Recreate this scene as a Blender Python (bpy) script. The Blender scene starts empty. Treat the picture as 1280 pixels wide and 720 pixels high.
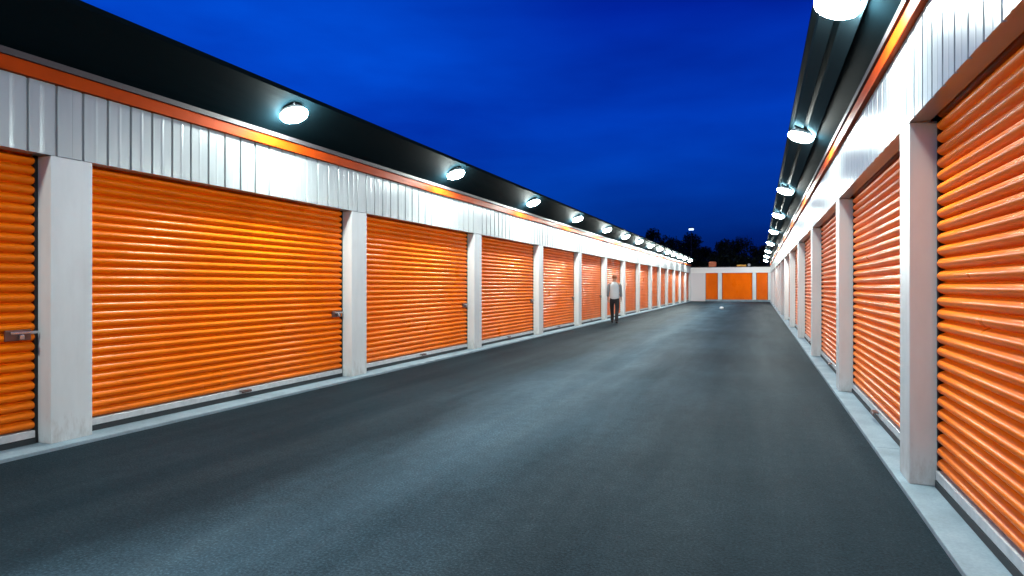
import bpy, bmesh, math, random
from mathutils import Vector, Matrix
R = math.radians
random.seed(7)
SC = bpy.context.scene
COL = SC.collection

# ------------------------------------------------------------------ materials
def mat(name, col, rough=0.5, metal=0.0, spec=0.5, coat=0.0):
    m = bpy.data.materials.new(name); m.use_nodes = True
    b = m.node_tree.nodes['Principled BSDF']
    b.inputs['Base Color'].default_value = (*col, 1)
    b.inputs['Roughness'].default_value = rough
    b.inputs['Metallic'].default_value = metal
    b.inputs['Specular IOR Level'].default_value = spec
    b.inputs['Coat Weight'].default_value = coat
    return m

def texco(m, kind='Object', scale=(1, 1, 1)):
    nt = m.node_tree
    t = nt.nodes.new('ShaderNodeTexCoord'); mp = nt.nodes.new('ShaderNodeMapping')
    mp.inputs['Scale'].default_value = scale
    nt.links.new(t.outputs[kind], mp.inputs['Vector'])
    return mp.outputs['Vector']

def geo_pos(m, scale=(1, 1, 1)):
    nt = m.node_tree
    t = nt.nodes.new('ShaderNodeNewGeometry'); mp = nt.nodes.new('ShaderNodeMapping')
    mp.inputs['Scale'].default_value = scale
    nt.links.new(t.outputs['Position'], mp.inputs['Vector'])
    return mp.outputs['Vector']

def noise(m, vec, scale, detail=4, rough=0.55):
    n = m.node_tree.nodes.new('ShaderNodeTexNoise')
    n.inputs['Scale'].default_value = scale
    n.inputs['Detail'].default_value = detail
    n.inputs['Roughness'].default_value = rough
    m.node_tree.links.new(vec, n.inputs['Vector'])
    return n.outputs['Fac']

def ramp(m, fac, stops):
    r = m.node_tree.nodes.new('ShaderNodeValToRGB')
    els = r.color_ramp.elements
    while len(els) < len(stops): els.new(0.5)
    for e, (p, c) in zip(els, stops):
        e.position = p
        e.color = (*c, 1) if len(c) == 3 else c
    m.node_tree.links.new(fac, r.inputs['Fac'])
    return r.outputs['Color']

def mixc(m, fac, a, b, mode='MIX'):
    x = m.node_tree.nodes.new('ShaderNodeMix'); x.data_type = 'RGBA'; x.blend_type = mode
    for i, v in ((0, fac), (6, a), (7, b)):
        if isinstance(v, (int, float)): x.inputs[i].default_value = v
        elif isinstance(v, tuple): x.inputs[i].default_value = (*v, 1)
        else: m.node_tree.links.new(v, x.inputs[i])
    return x.outputs[2]

def bump(m, h, strength, dist=0.01, prev=None):
    b = m.node_tree.nodes.new('ShaderNodeBump')
    b.inputs['Strength'].default_value = strength; b.inputs['Distance'].default_value = dist
    m.node_tree.links.new(h, b.inputs['Height'])
    if prev is not None: m.node_tree.links.new(prev, b.inputs['Normal'])
    m.node_tree.links.new(b.outputs['Normal'], m.node_tree.nodes['Principled BSDF'].inputs['Normal'])
    return b.outputs['Normal']

def setin(m, name, sock):
    m.node_tree.links.new(sock, m.node_tree.nodes['Principled BSDF'].inputs[name])

def g(v): return (v, v, v)

# asphalt: dark sealed surface with fine aggregate, roller streaks and a painted band of lamp sheen
M_asph = mat('asphalt', (.07, .085, .095), .5, spec=.012)
M_asph.node_tree.nodes['Principled BSDF'].inputs['Specular Tint'].default_value = (.55, .8, 1, 1)
p = geo_pos(M_asph)
ps = geo_pos(M_asph, (1.0, .07, 1))
fine = noise(M_asph, p, 62, 4, .75)
mid = noise(M_asph, p, 9, 5, .6)
big = noise(M_asph, p, .45, 5, .6)
streak = noise(M_asph, ps, 1.7, 4, .55)
c1 = ramp(M_asph, streak, [(.28, (.014, .028, .037)), (.5, (.019, .034, .044)), (.72, (.024, .041, .051))])
c2 = ramp(M_asph, big, [(.3, g(.74)), (.7, g(1.12))])
c = mixc(M_asph, 1.0, c1, c2, 'MULTIPLY')
c3 = ramp(M_asph, fine, [(.32, g(.5)), (.52, g(1.0)), (.68, g(2.0))])
c = mixc(M_asph, .8, c, c3, 'MULTIPLY')
c4 = ramp(M_asph, mid, [(.3, g(.86)), (.7, g(1.1))])
c = mixc(M_asph, 1.0, c, c4, 'MULTIPLY')
# lamp sheen left of the middle, painted into the colour as a paler strip
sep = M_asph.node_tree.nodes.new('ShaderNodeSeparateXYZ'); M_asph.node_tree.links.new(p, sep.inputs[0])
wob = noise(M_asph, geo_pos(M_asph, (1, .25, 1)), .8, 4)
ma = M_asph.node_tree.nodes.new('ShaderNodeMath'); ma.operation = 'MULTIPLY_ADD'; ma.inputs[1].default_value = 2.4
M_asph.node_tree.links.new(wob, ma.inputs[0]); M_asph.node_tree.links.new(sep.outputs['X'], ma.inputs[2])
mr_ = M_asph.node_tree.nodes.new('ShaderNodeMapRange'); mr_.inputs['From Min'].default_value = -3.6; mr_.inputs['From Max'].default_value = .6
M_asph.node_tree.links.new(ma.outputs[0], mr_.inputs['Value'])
sheen_band = ramp(M_asph, mr_.outputs[0], [(0, g(.72)), (.32, g(1.05)), (.60, g(3.2)), (.80, g(1.6)), (1, g(.88))])
c = mixc(M_asph, 1.0, c, sheen_band, 'MULTIPLY')
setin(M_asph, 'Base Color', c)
rr = ramp(M_asph, streak, [(.3, g(.60)), (.7, g(.52))])
setin(M_asph, 'Roughness', rr)
nb = bump(M_asph, fine, .8, .008)
bump(M_asph, mid, .25, .01, nb)

M_ground = mat('dark_ground', (.03, .035, .035), .9)
p = geo_pos(M_ground)
setin(M_ground, 'Base Color', ramp(M_ground, noise(M_ground, p, 1.2, 6), [(.3, (.018, .022, .018)), (.7, (.045, .045, .035))]))

M_conc = mat('concrete', (.5, .53, .54), .75)
p = geo_pos(M_conc)
cc = ramp(M_conc, noise(M_conc, p, 2.2, 6, .6), [(.3, (.15, .21, .24)), (.55, (.21, .29, .335)), (.75, (.26, .34, .385))])
cc = mixc(M_conc, .5, cc, ramp(M_conc, noise(M_conc, p, 60, 3), [(.3, g(.75)), (.65, g(1.1))]), 'MULTIPLY')
setin(M_conc, 'Base Color', cc)
bump(M_conc, noise(M_conc, p, 45, 4), .3, .004)

def white_paint(name, col, rough, even=False):
    m = mat(name, col, rough)
    p = geo_pos(m, (1, 1, .35)); q = geo_pos(m)
    lo = tuple(v * (.93 if even else .86) for v in col)
    cc = ramp(m, noise(m, p, 2.6, 5, .6), [(.3, lo), (.6, col)])
    # splashed dirt close to the ground, rain streaks
    st = noise(m, geo_pos(m, (5, 5, .35)), 1.5, 3)
    cc = mixc(m, .22, cc, ramp(m, st, [(.32, (.80, .79, .77)), (.5, g(1))]), 'MULTIPLY')
    sep = m.node_tree.nodes.new('ShaderNodeSeparateXYZ'); m.node_tree.links.new(q, sep.inputs[0])
    nn = noise(m, geo_pos(m, (7, 7, 2.5)), 2.2, 6, .7)
    ma = m.node_tree.nodes.new('ShaderNodeMath'); ma.operation = 'MULTIPLY_ADD'; ma.inputs[1].default_value = -.75
    m.node_tree.links.new(sep.outputs['Z'], ma.inputs[0]); m.node_tree.links.new(nn, ma.inputs[2])
    cc = mixc(m, ramp(m, ma.outputs[0], [(.33, g(0)), (.62, g(.55))]), cc, (.30, .28, .25))
    setin(m, 'Base Color', cc)
    if not even: setin(m, 'Roughness', ramp(m, noise(m, q, 6, 4), [(.3, g(rough * .8)), (.7, g(rough * 1.3))]))
    bump(m, noise(m, q, 1.8, 2), .1 if even else .25, .012)
    return m
M_white = white_paint('white_painted_steel', (.63, .685, .69), .38)
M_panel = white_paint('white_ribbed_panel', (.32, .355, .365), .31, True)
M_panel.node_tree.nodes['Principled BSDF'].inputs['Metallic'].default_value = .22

def door_paint(name, scuffed=False, col=(.98, .212, .002)):
    m = mat(name, col, .33, spec=.15)
    q = geo_pos(m)
    lo = (col[0] * .88, col[1] * .80, col[2])
    cc = ramp(m, noise(m, geo_pos(m, (1, 1, .5)), 1.6, 6, .62), [(.3, lo), (.65, col)])
    dust = ramp(m, noise(m, geo_pos(m, (3, 3, 1.2)), 5, 6, .7), [(.60, g(0)), (.85, g(.05))])
    cc = mixc(m, dust, cc, (.75, .45, .30))
    if scuffed:
        s = ramp(m, noise(m, geo_pos(m, (1.1, 1.1, 1.6)), 1.5, 6, .7), [(.50, g(0)), (.62, g(.75))])
        cc = mixc(m, s, cc, (.74, .55, .48))
    oi = m.node_tree.nodes.new('ShaderNodeObjectInfo')
    cc = mixc(m, 1.0, cc, ramp(m, oi.outputs['Random'], [(0, (.88, .84, .8)), (1, (1.0, 1.0, 1.0))]), 'MULTIPLY')
    sep = m.node_tree.nodes.new('ShaderNodeSeparateXYZ'); m.node_tree.links.new(q, sep.inputs[0])
    ma = m.node_tree.nodes.new('ShaderNodeMath'); ma.operation = 'MULTIPLY_ADD'; ma.inputs[1].default_value = -.8
    m.node_tree.links.new(sep.outputs['Z'], ma.inputs[0]); m.node_tree.links.new(noise(m, geo_pos(m, (4, 4, 3)), 2.5, 6, .7), ma.inputs[2])
    cc = mixc(m, ramp(m, ma.outputs[0], [(.12, g(0)), (.55, g(.28))]), cc, (.30, .10, .03))
    setin(m, 'Base Color', cc)
    setin(m, 'Roughness', ramp(m, noise(m, q, 1.3, 2), [(.3, g(.27)), (.7, g(.38))]))
    bump(m, noise(m, geo_pos(m, (1, 1, 3)), 1.6, 2), .05, .012)
    return m
M_orange = door_paint('orange_door_paint')
M_scuff = door_paint('scuffed_orange_door_paint', True)
M_fascia = mat('orange_fascia_paint', (.78, .12, .012), .5, spec=.03)
setin(M_fascia, 'Base Color', ramp(M_fascia, noise(M_fascia, geo_pos(M_fascia), 3, 5), [(.3, (.30, .034, .002)), (.65, (.40, .048, .003))]))
M_trim = mat('grey_brown_trim', (.06, .052, .058), .6, 0, .2)
M_soffit = mat('dark_soffit', (.0026, .0075, .0105), .7, 0, .01)
bump(M_soffit, noise(M_soffit, geo_pos(M_soffit, (3, .4, 3)), 3, 3), .3, .02)
M_band = mat('grey_purlin_steel', (.017, .032, .041), .85, 0, .0)

M_roof = mat('dark_roof_sheet', (.02, .022, .026), .6)
M_track = mat('black_guide_track', (.012, .012, .013), .5, .3)
M_rubber = mat('black_rubber', (.012, .02, .024), .7)
M_galv = mat('galvanised_steel', (.58, .63, .65), .38, .35)
setin(M_galv, 'Base Color', ramp(M_galv, noise(M_galv, geo_pos(M_galv), 14, 4), [(.3, (.48, .53, .55)), (.7, (.66, .70, .72))]))
M_latch = mat('brown_steel_latch', (.16, .10, .09), .32, .8)
M_latch2 = mat('steel_latch_bolt', (.5, .5, .52), .25, .9)
M_house = mat('lamp_housing', (.10, .11, .12), .4, .5)
M_endwhite = mat('end_wall_white', (.80, .79, .76), .6)
M_blank = mat('white_masonry', (.66, .64, .64), .7)
M_skin = mat('skin', (.42, .23, .15), .5)
M_shirt = mat('white_knit', (.52, .58, .60), .85)
M_sleeve = mat('grey_knit', (.16, .18, .19), .85)
M_trouser = mat('black_cloth', (.010, .010, .012), .8)
M_shoe = mat('dark_shoe', (.02, .02, .022), .5)
M_hair = mat('auburn_hair', (.22, .07, .02), .6)
M_paper = mat('white_paper', (.85, .87, .88), .8)
M_bark = mat('bark', (.05, .04, .03), .9)
M_post = mat('dark_post_metal', (.03, .03, .035), .5, .5)
def emis(name, col, st):
    m = mat(name, (.8, .8, .8), .3)
    b = m.node_tree.nodes['Principled BSDF']
    b.inputs['Emission Color'].default_value = (*col, 1)
    b.inputs['Emission Strength'].default_value = st
    return m
LAMP = 500
M_lens = emis('lit_lens', (.89, 1.0, .95), LAMP)
M_farlamp = emis('lit_far_lamp', (.55, .72, 1.0), 2.2)
def leafmat(i, a, b):
    m = mat('foliage_%d' % i, a, .7, spec=.2)
    setin(m, 'Base Color', ramp(m, noise(m, geo_pos(m), 1.4, 4), [(.35, a), (.65, b)]))
    return m
M_leaf = [leafmat(0, (.008, .014, .008), (.018, .026, .012)), leafmat(1, (.010, .014, .007), (.020, .024, .012)),
          leafmat(2, (.008, .014, .010), (.018, .027, .018))]

# ------------------------------------------------------------------ helpers
def link(name, bm, m, parent=None, smooth=False, recalc=True):
    if recalc: bmesh.ops.recalc_face_normals(bm, faces=bm.faces)
    me = bpy.data.meshes.new(name); bm.to_mesh(me); bm.free()
    if smooth:
        for f in me.polygons: f.use_smooth = True
        try: me.set_sharp_from_angle(angle=R(40))
        except Exception: pass
    me.materials.append(m)
    o = bpy.data.objects.new(name, me); COL.objects.link(o)
    if parent is not None: o.parent = parent
    return o
def tag(o, label=None, cat=None, group=None, kind=None):
    if label: o['label'] = label
    if cat: o['category'] = cat
    if group: o['group'] = group
    if kind: o['kind'] = kind
    return o
def empty(name, loc=(0, 0, 0), rz=0):
    o = bpy.data.objects.new(name, None); COL.objects.link(o)
    o.location = loc; o.rotation_euler = (0, 0, rz); o.empty_display_size = .2
    return o
def copy_tree(o, parent=None):
    c = o.copy(); COL.objects.link(c); c.parent = parent
    for ch in [x for x in bpy.data.objects if x.parent == o]: copy_tree(ch, c)
    return c
def box(bm, x0, x1, y0, y1, z0, z1, bev=0):
    vs = [bm.verts.new((x, y, z)) for x in (x0, x1) for y in (y0, y1) for z in (z0, z1)]
    fs = [(0, 1, 3, 2), (4, 6, 7, 5), (0, 4, 5, 1), (2, 3, 7, 6), (0, 2, 6, 4), (1, 5, 7, 3)]
    ff = [bm.faces.new([vs[i] for i in f]) for f in fs]
    if bev:
        es = list({e for f in ff for e in f.edges})
        bmesh.ops.bevel(bm, geom=es, offset=bev, segments=2, profile=.6, affect='EDGES')
def prism(bm, pts, axis, lo, hi):
    """pts: 2D outline, extruded along axis ('y': pts are (x,z); 'z': pts are (x,y))"""
    def P(q, h): return (q[0], h, q[1]) if axis == 'y' else (q[0], q[1], h)
    a = [bm.verts.new(P(q, lo)) for q in pts]; b = [bm.verts.new(P(q, hi)) for q in pts]
    n = len(pts)
    for i in range(n): bm.faces.new((a[i], a[(i + 1) % n], b[(i + 1) % n], b[i]))
    bm.faces.new(a[::-1]); bm.faces.new(b)
def disc_stack(bm, M, rings, seg=20):
    """rings: (radius, height) lathe about local z of matrix M"""
    prev = None
    for r, h in rings:
        ring = [bm.verts.new(M @ Vector((r * math.cos(2 * math.pi * k / seg), r * math.sin(2 * math.pi * k / seg), h))) for k in range(seg)]
        if prev is not None:
            for k in range(seg): bm.faces.new((prev[k], prev[(k + 1) % seg], ring[(k + 1) % seg], ring[k]))
        else: bm.faces.new(ring[::-1])
        prev = ring
    bm.faces.new(prev)

# Every row is modelled in its own frame: local x = away from the wall into the lane,
# local y = along the wall, z = up; the root empty places and turns it.
DOORH = 2.455; SILL = .03; TOPW = 3.05
REC = -.17

def pillar(parent, y0, y1, z1=DOORH):
    bm = bmesh.new(); box(bm, -.215, 0, y0, y1, SILL, z1 - .002, .006)
    return link('pillar', bm, M_white, parent)

def header(parent, y0, y1, z1=TOPW, phase=.0, pitch=.229):
    """ribbed sheet panel above the doors: flat pans with narrow grooves"""
    pts = [(-.12, y0), (-.12, y1)]
    fr = []
    k = math.ceil((y0 + .03 - phase) / pitch); fr.append((.004, y0))
    while phase + k * pitch < y1 - .03:
        s = phase + k * pitch
        fr += [(.004, s - .014), (-.014, s - .006), (-.014, s + .006), (.004, s + .014)]
        # a shallow stiffening swage in the middle of each pan
        c = s + pitch / 2
        if c < y1 - .05: fr += [(.004, c - .02), (.0065, c), (.004, c + .02)]
        k += 1
    fr.append((.004, y1))
    pts += fr[::-1]
    bm = bmesh.new(); prism(bm, pts, 'z', DOORH, z1)
    return link('header_panel', bm, M_panel, parent)

def roller_door(parent, y0, y1, latch_side=1, m=M_orange, detail=True, top=2.62, rnd=random):
    """corrugated curtain; latch_side=+1 puts the latch near y1"""
    gap = .032
    a, b = y0 + gap, y1 - gap
    z0, z1 = .145, top
    n = round((z1 - z0) / .083); seg = 8 if detail else 5
    prof = []
    for i in range(n * seg + 1):
        t = i / seg
        ph = (t % 1.0)
        s = math.sin(math.pi * ph) ** .62 if 0 < ph < 1 else 0
        prof.append((REC - .030 + .050 * s, z0 + (z1 - z0) * t / n))
    bm = bmesh.new()
    back = REC - .040
    F = [[bm.verts.new((x, y, z)) for (x, z) in prof] for y in (a, b)]
    B = [[bm.verts.new((back, y, z)) for (x, z) in prof] for y in (a, b)]
    for i in range(len(prof) - 1):
        bm.faces.new((F[0][i], F[1][i], F[1][i + 1], F[0][i + 1]))
        bm.faces.new((B[0][i], B[0][i + 1], B[1][i + 1], B[1][i]))
        bm.faces.new((F[0][i], F[0][i + 1], B[0][i + 1], B[0][i]))
        bm.faces.new((F[1][i], B[1][i], B[1][i + 1], F[1][i + 1]))
    bm.faces.new((F[0][0], B[0][0], B[1][0], F[1][0])); bm.faces.new((F[0][-1], F[1][-1], B[1][-1], B[0][-1]))
    d = link('roller_door', bm, m, parent, smooth=True)
    # bottom bar and seal
    bm = bmesh.new(); box(bm, REC - .03, REC + .026, a, b, .081, .143, .005)
    link('bottom_bar', bm, M_galv, d)
    bm = bmesh.new(); box(bm, REC - .018, REC + .030, a, b, SILL + .002, .079)
    link('bottom_seal', bm, M_rubber, d)
    for (u, v) in ((y0 + .001, y0 + .03), (y1 - .03, y1 - .001)):
        bm = bmesh.new()
        box(bm, REC - .045, REC + .012, u, v, SILL + .001, DOORH)
        link('guide_track', bm, M_track, d)
    if detail:
        s = latch_side; e = b if s > 0 else a
        zl = .95
        bm = bmesh.new()
        yy = sorted((e - s * .235, e - s * .035))
        box(bm, REC + .012, REC + .030, yy[0], yy[1], zl - .045, zl + .045, .006)
        lt = link('latch', bm, M_latch, d)
        bm = bmesh.new()
        yy = sorted((e - s * .20, e + s * .012))
        box(bm, REC + .031, REC + .045, yy[0], yy[1], zl + .008, zl + .030, .004)
        yy = sorted((e - s * .14, e - s * .105))
        box(bm, REC + .031, REC + .062, yy[0], yy[1], zl - .036, zl + .004, .004)
        link('latch_bolt', bm, M_latch2, d)
        c = (a + b) / 2
        bm = bmesh.new()
        box(bm, REC + .027, REC + .075, c - .075, c + .075, .118, .128, .003)
        box(bm, REC + .066, REC + .078, c - .075, c + .075, .100, .117, .003)
        link('lift_handle', bm, M_latch, d)
    return d

def building_row(label, loc, rz, pillars, ends, latch_side, detail_range, scuff=(), flip=1):
    root = empty('storage_building', loc, rz)
    tag(root, label, 'building')
    y0, y1 = ends
    ps = pillars
    for i, (u, v) in enumerate(ps):
        pillar(root, u, v)
        if i + 1 < len(ps):
            near = detail_range[0] < v < detail_range[1]
            roller_door(root, v, ps[i + 1][0], latch_side, M_scuff if i in scuff else M_orange, near)
            header(root, u if i == 0 else (u + v) / 2 + .001, (ps[i + 1][0] + ps[i + 1][1]) / 2)
    bm = bmesh.new(); prism(bm, [(-.30, 0), (-.30, 3.20), (-6, 3.20), (-6, 0)], 'y', y0, y1)
    link('wall', bm, M_blank, root)
    bm = bmesh.new(); box(bm, -.29, .05, y0, y1, TOPW + .002, 3.168, .004)
    link('fascia', bm, M_fascia, root)
    bm = bmesh.new(); prism(bm, [(-.29, 3.170), (.072, 3.170), (.072, 3.222), (.062, 3.222), (.062, 3.205), (-.29, 3.205)], 'y', y0, y1)
    link('gutter', bm, M_trim, root)
    bm = bmesh.new(); prism(bm, [(-.02, 3.222), (.54, 3.564), (.54, 3.615), (-.02, 3.28)], 'y', y0, y1)
    link('canopy', bm, M_soffit, root)
    sl = .342 / .56
    for (p, q) in () if flip < 0 else ((.225, .345), (.385, .505)):
        zp, zq = 3.222 + (p + .02) * sl, 3.222 + (q + .02) * sl
        bm = bmesh.new(); prism(bm, [(p, zp - .003), (p + .012, zp - .032), (q - .012, zq - .032 - .012 * sl * 0), (q, zq - .003)], 'y', y0, y1)
        link('purlin', bm, M_band, root)
    bm = bmesh.new(); prism(bm, [(-.022, 3.215), (-.022, 3.30), (-6.2, 3.42), (-6.2, 3.30)], 'y', y0, y1)
    link('roof', bm, M_roof, root)
    return root

# ------------------------------------------------------------------ setting
LX, RX, FY = -5.54, .946, 58.0
bm = bmesh.new(); box(bm, -400, 400, -300, 500, -.5, -.004); tag(link('ground', bm, M_ground), kind='structure')
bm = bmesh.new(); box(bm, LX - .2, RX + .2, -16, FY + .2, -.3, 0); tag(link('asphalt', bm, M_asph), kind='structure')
def kerb(x0, x1, y0, y1, joints):
    bm = bmesh.new(); y = y0
    while y < y1 - .1:                      # cast in 3 m bays with open joints
        e = min(y + 3.0, y1); box(bm, x0, x1, y + .004, e - .004, -.2, SILL, .008); y = e
    tag(link('kerb', bm, M_conc), kind='structure')
kerb(LX - .29, LX + .14, -12, FY - .02, 0)
kerb(RX - .055, RX + .29, -12, FY - .02, 0)

# ------------------------------------------------------------------ left row
LP = [(-9.0, -8.64), (-4.9, -4.54), (-.64, -.28)]
for right, w in ((3.98, .36), (8.26, .38), (12.58, .38), (16.8, .38), (20.9, .38), (24.8, .36), (28.5, .36), (32.3, .36),
                 (36.2, .36), (39.6, .36), (43.0, .36), (46.8, .36), (50.6, .36), (54.4, .36), (57.99, .36)):
    LP.append((right - w, right))
left = building_row('long left storage building with orange roller doors between white pillars, nine-inch ribbed white panel above',
                    (LX, 0, 0), 0, LP, (-9, FY - .01), 1, (-1, 26), scuff=(8,), flip=-1)
# the right row faces the other way: turned half round, local y = -Y
RP_far = [(-9.0, -8.69), (-4.0, -3.69), (.62, .93)]
for near_, w in ((4.97, .31), (9.0, .31), (13.3, .31), (17.8, .31), (22.4, .31), (27.0, .31), (31.6, .31), (36.2, .31), (40.8, .31),
                 (45.4, .31), (50.0, .31), (54.6, .31)):
    RP_far.append((near_, near_ + w))
RP_far.append((57.68, 57.99))
RP = sorted([(-b, -a) for a, b in RP_far])
right = building_row('long right storage building seen edge-on, its nearest orange roller door filling the right edge',
                     (RX, 0, 0), math.pi, RP, (-(FY - .01), 9), 1, (-24, 9))
left['label'] = 'long left storage building with orange roller doors between white pillars under a black canopy'

# ------------------------------------------------------------------ far building across the end of the lane
far = empty('storage_building', ((LX + RX) / 2, FY, 0), -math.pi / 2)   # local x -> -Y, local y -> +X ... turned
tag(far, 'low storage building closing the far end of the lane with three orange doors', 'building')
# with rz=-90 deg: local +x points to world -Y, local +y points to world +X
cx = (LX + RX) / 2
def fx(X): return X - cx
def fpart(name, m, *a):
    bm = bmesh.new(); box(bm, *a); return link(name, bm, m, far)
fpart('plain_wall', M_blank, -.215, 0, fx(LX - .2), fx(-4.3), 0, DOORH)
for (u, v) in ((-3.26, -2.94), (-.47, -.18), (.76, .99)):
    fpart('pillar', M_white, -.215, 0, fx(u), fx(v), SILL, DOORH - .002)
fpart('base_strip', M_conc, -.25, .10, fx(-4.3), fx(RX + .2), 0.0, .16)
for i, (u, v) in enumerate(((-4.3, -3.26), (-2.94, -.47), (-.18, .76))):
    d = roller_door(far, fx(u), fx(v), 1, M_orange, False)
bm = bmesh.new(); box(bm, -.215, .02, fx(LX - .2), fx(RX + .2), DOORH, 2.93, .01); link('header_panel', bm, M_endwhite, far)
fpart('fascia', M_trim, -.2, .05, fx(LX - .2), fx(RX + .2), 2.932, 2.985)
fpart('wall', M_blank, -4.6, -.25, fx(LX - 3), fx(RX + 3), 0, 2.92)
fpart('roof', M_roof, -4.8, -.21, fx(LX - 3), fx(RX + 3), 2.93, 3.0)

# ------------------------------------------------------------------ floodlights
def floodlight():
    root = empty('floodlight')
    # local: z axis = direction of light
    I = Matrix.Identity(4)
    bm = bmesh.new(); disc_stack(bm, I, [(.125, -.040), (.136, -.034), (.142, -.004), (.144, .0), (.140, .003)], 28)
    link('housing', bm, M_house, root, smooth=True)
    bm = bmesh.new(); disc_stack(bm, I, [(.148, .004), (.160, .015), (.162, .03), (.148, .056), (.112, .078), (.056, .090), (.01, .092)], 28)
    link('lens', bm, M_lens, root, smooth=True)
    bm = bmesh.new(); box(bm, -.09, .09, -.11, .11, -.056, -.041, .004)
    link('mounting_plate', bm, M_house, root)
    return root
ORD = ['nearest', 'second nearest', 'third nearest', 'fourth nearest', 'fifth nearest', 'sixth nearest', 'seventh nearest', 'eighth nearest',
       'ninth nearest', 'tenth nearest', 'eleventh nearest', 'twelfth nearest', 'thirteenth nearest', 'fourteenth nearest']
proto = None
def put_light(x, y, z, outx, label, group):
    global proto
    if proto is None: o = proto = floodlight()
    else: o = copy_tree(proto)
    o.location = (x, y, z)
    n = Vector((.33 * outx, 0, -.944))
    o.rotation_euler = n.to_track_quat('Z', 'Y').to_euler()
    tag(o, label, 'floodlight', group)
    return o
A = .365; ZL = 3.222 + (A + .02) * .342 / .56
OFF = .058
def lamp_pos(side_x, out): return side_x + out * (A + .521 * (OFF)), ZL - .853 * OFF
lx, lz = lamp_pos(LX, 1); OFF = .088
for i, y in enumerate([6.15, 10.5, 14.8, 18.9, 23, 26.5, 29.8, 33.2, 36.5, 39.8, 43, 46.2, 49.4, 53.5]):
    put_light(lx, y, lz, 1, '%s lit round floodlight under the black canopy of the left building' % ORD[i], 'floodlights along the left canopy')
put_light(lx, .6, lz, 1, 'lit round floodlight of the left canopy beside the camera, out of the frame', 'floodlights along the left canopy')
rx, rz_ = lamp_pos(RX, -1)
put_light(rx, .6, rz_, -1, 'lit round floodlight of the right canopy beside the camera, out of the frame', 'floodlights along the right canopy')
for i, y in enumerate([5.1, 9.4, 14.7, 19.8, 25.8, 32.9, 40.5, 47.5, 55]):
    lab = ('%s lit round floodlight under the canopy of the right building' % ORD[i]) if i else 'glaring lit floodlight of the right canopy, cut by the top of the picture'
    put_light(rx, y, rz_, -1, lab, 'floodlights along the right canopy')

# ------------------------------------------------------------------ roof vents on the far building
def roof_vent(X, w, h, col, label, d=.5):
    m = mat('vent_paint', col, .5)
    r = empty('rooftop_vent', (X, FY + .75, 3.0)); tag(r, label, 'vent')
    bm = bmesh.new(); box(bm, -w / 2, w / 2, -d / 2, d / 2, 0, h * .7, .01); link('base', bm, m, r)
    bm = bmesh.new(); prism(bm, [(-w / 2 - .05, h * .7 + .002), (w / 2 + .05, h * .7 + .002), (w / 2 - .08, h), (-w / 2 + .08, h)], 'y', -d / 2 - .05, d / 2 + .05)
    link('hood', bm, m, r)
roof_vent(-3.75, .62, .46, (.55, .10, .01), 'squat orange vent box on the far roof above the left far door')
roof_vent(-1.35, .75, .16, (.78, .36, .03), 'low yellow-orange vent box on the far roof above the wide far door')
roof_vent(-.75, .22, .26, (.35, .33, .33), 'small grey vent on the far roof just right of the yellow-orange one', .25)

# ------------------------------------------------------------------ street lamp beyond
sl = empty('street_lamp', (-5.97, 63.0, 0)); tag(sl, 'thin dark street lamp with a pale blue light above the far trees', 'street lamp')
bm = bmesh.new(); disc_stack(bm, Matrix.Identity(4), [(.09, 0), (.08, .4), (.035, 6.55), (.03, 6.62)], 10); link('pole', bm, M_post, sl, smooth=True)
bm = bmesh.new(); box(bm, -.28, .28, -.12, .12, 6.80, 6.88, .02); link('lamp_cap', bm, M_post, sl)
bm = bmesh.new(); box(bm, -.22, .22, -.09, .09, 6.63, 6.798, .03); link('lamp_head', bm, M_farlamp, sl)

# ------------------------------------------------------------------ trees
def tree(x, y, h, rad, mi, label, seed, low=1.2):
    rnd = random.Random(seed)
    t = empty('tree', (x, y, 0)); tag(t, label, 'tree', 'trees beyond the far building')
    bm = bmesh.new()
    disc_stack(bm, Matrix.Identity(4), [(.24, 0), (.17, h * .2), (.12, h * .45), (.05, h * .8)], 9)
    lobes = []
    for k in range(9):
        a = rnd.uniform(0, 2 * math.pi); zz = rnd.uniform(low + .6, h - .7)
        f = 1 - max(0, (zz - h * .55) / (h * .5)) ** 1.5
        rr_ = rad * rnd.uniform(.35, .75) * f
        lobes.append((Vector((math.cos(a) * rr_, math.sin(a) * rr_, zz)), rad * rnd.uniform(.32, .6)))
    lobes.append((Vector((rnd.uniform(-.3, .3), 0, h - .75)), .72))
    for c_, r_ in lobes:
        d = c_ - Vector((0, 0, c_.z * .55)); base = Vector((0, 0, c_.z * .55))
        q = d.to_track_quat('Z', 'Y').to_matrix().to_4x4(); q.translation = base
        disc_stack(bm, q, [(.06, 0), (.035, d.length * .6), (.012, d.length)], 5)
    link('trunk', bm, M_bark, t)
    bm = bmesh.new()
    for c_, r_ in lobes:
        for _ in range(int(800 * r_ ** 1.3)):
            v = Vector((rnd.gauss(0, 1), rnd.gauss(0, 1), rnd.gauss(0, .85)))
            v = v.normalized() * r_ * (rnd.random() ** .4) * rnd.uniform(.8, 1.12)
            p0 = c_ + v; s = rnd.uniform(.07, .16)
            rot = Matrix.Rotation(rnd.uniform(0, 6.28), 3, 'Z') @ Matrix.Rotation(rnd.uniform(-1.2, 1.2), 3, 'X')
            w = [p0 + rot @ Vector(q) * s for q in ((-.5, 0, 0), (0, -.9, .1), (.5, 0, 0), (0, .9, .1))]
            bm.faces.new([bm.verts.new(q) for q in w])
    link('crown', bm, M_leaf[mi], t, recalc=False)
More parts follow.
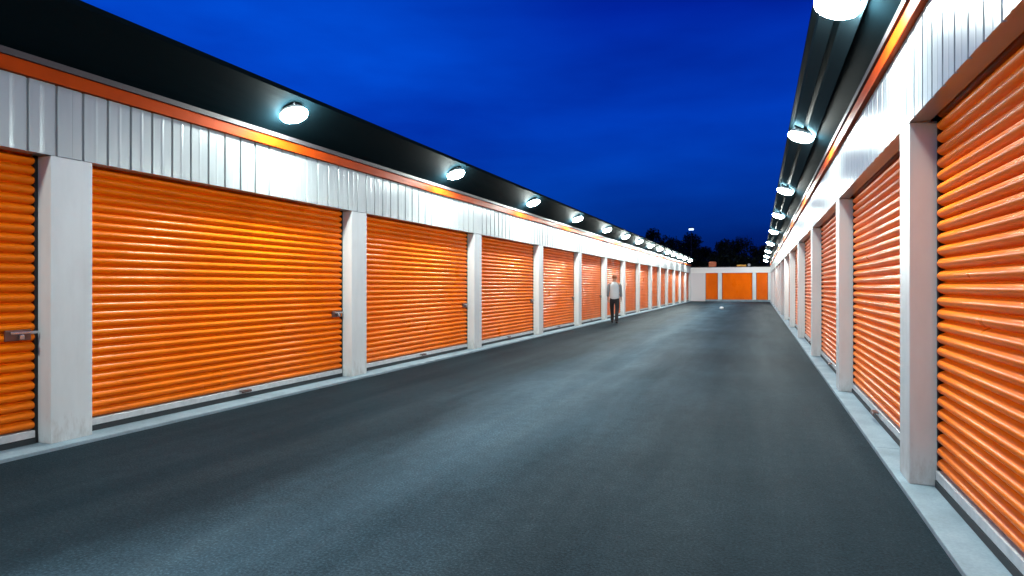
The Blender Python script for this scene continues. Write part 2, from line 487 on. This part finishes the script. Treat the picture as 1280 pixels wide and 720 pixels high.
TR = [(-10.9, 63, 6.3, 1.9, 0, 'leftmost dark tree beyond the left roof, low and round'),
      (-9.75, 64, 7.1, 1.5, 1, 'dark tree with a narrow raised top, second from the left'),
      (-8.1, 65, 6.25, 2.1, 2, 'broad flat-topped dark tree left of the street lamp light'),
      (-6.5, 66, 6.8, 1.8, 0, 'dark tree with a small peak directly below the pale street lamp light'),
      (-4.9, 68, 5.4, 1.8, 1, 'lower dark tree in the dip right of the street lamp light'),
      (-3.2, 66, 6.0, 1.9, 2, 'rounded dark tree above the orange roof vent'),
      (-1.8, 67, 6.1, 1.9, 0, 'rounded dark tree above the wide far door'),
      (-.3, 66, 5.3, 1.9, 1, 'lower dark tree beside the far lamps of the right canopy'),
      (1.6, 66, 5.2, 1.9, 2, 'rightmost dark tree, hidden mostly by the right canopy')]
for i, a in enumerate(TR): tree(*a, seed=40 + i)
# understorey behind the roof
bm = bmesh.new(); rnd = random.Random(5)
for _ in range(11000):
    x = rnd.uniform(-14, 4); y = rnd.uniform(63.4, 65.5); z = rnd.uniform(2.2, 4.5 + .5 * math.sin(x * 1.7) + .3 * math.sin(x * 4.1))
    s = rnd.uniform(.12, .25); p0 = Vector((x, y, z))
    rot = Matrix.Rotation(rnd.uniform(0, 6.28), 3, 'Z') @ Matrix.Rotation(rnd.uniform(-1.2, 1.2), 3, 'X')
    bm.faces.new([bm.verts.new(p0 + rot @ Vector(q) * s) for q in ((-.6, 0, 0), (0, -.9, .1), (.6, 0, 0), (0, .9, .1))])
tag(link('undergrowth', bm, M_leaf[2], recalc=False), 'dark mass of undergrowth behind the far roof', 'undergrowth', kind='stuff')

# ------------------------------------------------------------------ litter
bm = bmesh.new(); bmesh.ops.create_icosphere(bm, subdivisions=3, radius=.11)
rnd = random.Random(3)
for v in bm.verts:
    v.co *= rnd.uniform(.78, 1.12); v.co.z = max(-.075, v.co.z * .75)
o = link('crumpled_paper', bm, M_paper); o.location = (-1.98, 38.8, .075)
tag(o, 'small crumpled white paper lying on the asphalt near the far end', 'litter')

# ------------------------------------------------------------------ person
def skin_mesh(name, joints, edges, m, parent, root=0, sub=2):
    me = bpy.data.meshes.new(name); me.from_pydata([j[0] for j in joints], edges, [])
    o = bpy.data.objects.new(name, me); COL.objects.link(o)
    md = o.modifiers.new('s', 'SKIN'); md.use_smooth_shade = True
    for i, j in enumerate(joints):
        r = j[1]; r = r if isinstance(r, tuple) else (r, r)
        me.skin_vertices[0].data[i].radius = r
        me.skin_vertices[0].data[i].use_root = (i == root)
    s2 = o.modifiers.new('d', 'SUBSURF'); s2.levels = sub; s2.render_levels = sub
    dg = bpy.context.evaluated_depsgraph_get(); dg.update()
    me2 = bpy.data.meshes.new_from_object(o.evaluated_get(dg))
    bpy.data.objects.remove(o)
    me2.name = name; me2.materials.clear(); me2.materials.append(m)
    for f in me2.polygons: f.use_smooth = True
    o = bpy.data.objects.new(name, me2); COL.objects.link(o)
    if parent is not None: o.parent = parent
    return o
per = empty('person', (-4.85, 22.9, 0), R(6))
tag(per, 'person in white jumper, grey sleeves and black trousers walking by the left row', 'person')
# faces +y; left foot forward, right foot trailing
J = [((0, 0, .95), (.135, .10)), ((0, .01, 1.12), (.125, .09)), ((0, .01, 1.32), (.15, .10)), ((0, .0, 1.44), (.10, .08)),
     ((0, .01, 1.52), .055), ((0, .03, 1.60), (.07, .08)), ((0, .03, 1.68), (.082, .098)), ((0, .02, 1.745), (.05, .06))]
E = [(i, i + 1) for i in range(7)]
def add(parent_i, pts):
    k = parent_i
    for pt in pts:
        J.append(pt); E.append((k, len(J) - 1)); k = len(J) - 1
    return k
for s, fwd in ((-1, .20), (1, -.20)):
    add(0, [((s * .10, 0, .88), .09), ((s * .105, fwd * .55 + .03, .50), .058), ((s * .10, fwd * 1.0 - .02, .30), .053),
            ((s * .10, fwd * 1.15 - .05, .09), .038), ((s * .105, fwd * 1.15 + .0, .045), (.030, .024)), ((s * .11, fwd * 1.15 + .10, .032), (.024, .014))])
hands = []
for s, sw in ((-1, -.10), (1, .10)):
    k = add(3, [((s * .17, 0, 1.42), .055), ((s * .215, sw * .4 - .02, 1.16), .042), ((s * .23, sw + .03, .92), .028), ((s * .23, sw * 1.1 + .045, .86), (.034, .018))])
    p0 = Vector(J[k][0])
    for f, (dy, ln) in enumerate(((-.028, .062), (-.010, .074), (.010, .070), (.027, .055))):
        add(k, [((p0.x, p0.y + dy, p0.z - .035), .010), ((p0.x - s * .004, p0.y + dy * 1.1, p0.z - .035 - ln * .5), .009), ((p0.x - s * .018, p0.y + dy * 1.1, p0.z - .035 - ln), .007)])
    add(k, [((p0.x - s * .01, p0.y + .042, p0.z - .005), .011), ((p0.x - s * .02, p0.y + .055, p0.z - .045), .008)])
# face: nose and ears
add(6, [((0, .135, 1.655), .016)])
for s in (-1, 1): add(6, [((s * .088, .03, 1.66), (.010, .02))])
skin_mesh('body', J, E, M_skin, per)
SL = []
JJ = [((0, .0, .84), (.19, .15)), ((0, .0, .95), (.19, .15)), ((0, .01, 1.15), (.18, .14)), ((0, .01, 1.32), (.20, .145)), ((0, .0, 1.43), (.17, .12)), ((0, .01, 1.52), .08)]
EE = [(0, 1), (1, 2), (2, 3), (3, 4), (4, 5)]
for s, sw in ((-1, -.10), (1, .10)):
    SL.append([((s * .165, 0, 1.43), .075), ((s * .205, sw * .2, 1.33), .062), ((s * .22, sw * .4 - .02, 1.16), .056), ((s * .233, sw + .022, .945), .043)])
skin_mesh('jumper', JJ, EE, M_shirt, per, 0)
for q in SL: skin_mesh('sleeve', q, [(0, 1), (1, 2), (2, 3)], M_sleeve, per)
JJ = [((0, 0, .98), (.165, .13)), ((0, 0, .86), (.16, .13))]; EE = [(0, 1)]
for s, fwd in ((-1, .20), (1, -.20)):
    n0 = len(JJ)
    JJ += [((s * .10, 0, .80), .10), ((s * .105, fwd * .55 + .03, .50), .074), ((s * .10, fwd * 1.0 - .02, .30), .068), ((s * .10, fwd * 1.15 -.05, .07), .062)]
    EE += [(1, n0), (n0, n0 + 1), (n0 + 1, n0 + 2), (n0 + 2, n0 + 3)]
skin_mesh('trousers', JJ, EE, M_trouser, per, 0)
for s, fwd in ((-1, .20), (1, -.20)):
    y = fwd * 1.15
    skin_mesh('shoe', [((s * .10, y - .05, .11), (.052, .05)), ((s * .10, y - .07, .048), (.05, .046)), ((s * .105, y + .02, .05), (.050, .045)), ((s * .11, y + .14, .035), (.046, .032)), ((s * .113, y + .19, .03), (.03, .022))],
              [(0, 1), (1, 2), (2, 3), (3, 4)], M_shoe, per)
skin_mesh('hair', [((0, -.03, 1.60), (.070, .05)), ((0, -.015, 1.68), (.095, .085)), ((0, .01, 1.755), (.06, .068))], [(0, 1), (1, 2)], M_hair, per)

# ------------------------------------------------------------------ world
w = bpy.data.worlds.new('World'); SC.world = w; w.use_nodes = True
nt = w.node_tree; nt.nodes.clear()
out = nt.nodes.new('ShaderNodeOutputWorld'); bg = nt.nodes.new('ShaderNodeBackground')
tc = nt.nodes.new('ShaderNodeTexCoord'); sx = nt.nodes.new('ShaderNodeSeparateXYZ')
nt.links.new(tc.outputs['Generated'], sx.inputs[0])
cr = nt.nodes.new('ShaderNodeValToRGB'); nt.links.new(sx.outputs['Z'], cr.inputs['Fac'])
def setramp(c_, stops):
    els = c_.color_ramp.elements
    while len(els) < len(stops): els.new(.5)
    for e, (pp, q) in zip(els, stops): e.position = pp; e.color = (*q, 1)
setramp(cr, [(0.0, (.001, .016, .13)), (.07, (.0, .020, .20)), (.143, (.0, .032, .34)), (.25, (.0, .038, .47)), (.39, (.0, .014, .32)), (1.0, (.0, .008, .16))])
crL = nt.nodes.new('ShaderNodeValToRGB'); nt.links.new(sx.outputs['Z'], crL.inputs['Fac'])
setramp(crL, [(0.0, (.001, .020, .18)), (.1, (.0, .036, .38)), (.25, (.0, .056, .60)), (.39, (.0, .060, .62)), (1.0, (.0, .014, .25))])
mr = nt.nodes.new('ShaderNodeMapRange'); mr.interpolation_type = 'SMOOTHSTEP'
mr.inputs['From Min'].default_value = -.18; mr.inputs['From Max'].default_value = -.62
nt.links.new(sx.outputs['X'], mr.inputs['Value'])
mL = nt.nodes.new('ShaderNodeMix'); mL.data_type = 'RGBA'
nt.links.new(mr.outputs[0], mL.inputs[0]); nt.links.new(cr.outputs[0], mL.inputs[6]); nt.links.new(crL.outputs[0], mL.inputs[7])
mp = nt.nodes.new('ShaderNodeMapping'); mp.inputs['Scale'].default_value = (1.0, 1.0, 3.6); mp.inputs['Rotation'].default_value = (0, R(8), 0)
nt.links.new(tc.outputs['Generated'], mp.inputs[0])
nz = nt.nodes.new('ShaderNodeTexNoise'); nz.inputs['Scale'].default_value = 2.1; nz.inputs['Detail'].default_value = 5; nz.inputs['Roughness'].default_value = .5
nt.links.new(mp.outputs[0], nz.inputs['Vector'])
cr2 = nt.nodes.new('ShaderNodeValToRGB'); nt.links.new(nz.outputs['Fac'], cr2.inputs['Fac'])
cr2.color_ramp.elements[0].position = .32; cr2.color_ramp.elements[0].color = (.7, .6, .72, 1)
cr2.color_ramp.elements[1].position = .68; cr2.color_ramp.elements[1].color = (1.4, 1.5, 1.22, 1)
mx = nt.nodes.new('ShaderNodeMix'); mx.data_type = 'RGBA'; mx.blend_type = 'MULTIPLY'; mx.inputs[0].default_value = 1
nt.links.new(mL.outputs[2], mx.inputs[6]); nt.links.new(cr2.outputs[0], mx.inputs[7])
# a trace of the after-glow of the set sun
sky = nt.nodes.new('ShaderNodeTexSky'); sky.sky_type = 'NISHITA'; sky.sun_disc = False
sky.sun_elevation = R(-4); sky.sun_rotation = R(-120); sky.altitude = 100
ad = nt.nodes.new('ShaderNodeMix'); ad.data_type = 'RGBA'; ad.blend_type = 'ADD'; ad.inputs[0].default_value = .02
nt.links.new(mx.outputs[2], ad.inputs[6]); nt.links.new(sky.outputs[0], ad.inputs[7])
nt.links.new(ad.outputs[2], bg.inputs['Color']); bg.inputs['Strength'].default_value = 1.0
nt.links.new(bg.outputs[0], out.inputs[0])

# ------------------------------------------------------------------ camera
cam = bpy.data.cameras.new('camera'); co = bpy.data.objects.new('camera', cam); COL.objects.link(co)
cam.sensor_width = 36; cam.lens = 800 / 1280 * 36; cam.shift_y = -3 / 1280
cam.clip_end = 2000; cam.clip_start = .05
co.location = (0, 0, 1.36); co.rotation_euler = (R(90), 0, math.atan(308 / 800))
SC.camera = co

SC.view_settings.view_transform = 'Standard'; SC.view_settings.look = 'None'
SC.view_settings.exposure = 0; SC.view_settings.gamma = 1
SC.render.engine = 'CYCLES'
SC.cycles.use_denoising = True
try: SC.cycles.denoiser = 'OPENIMAGEDENOISE'
except Exception: pass
SC.cycles.sample_clamp_indirect = 6; SC.cycles.sample_clamp_direct = 0
SC.cycles.caustics_reflective = False; SC.cycles.caustics_refractive = False
SC.cycles.max_bounces = 7; SC.cycles.diffuse_bounces = 4; SC.cycles.glossy_bounces = 4
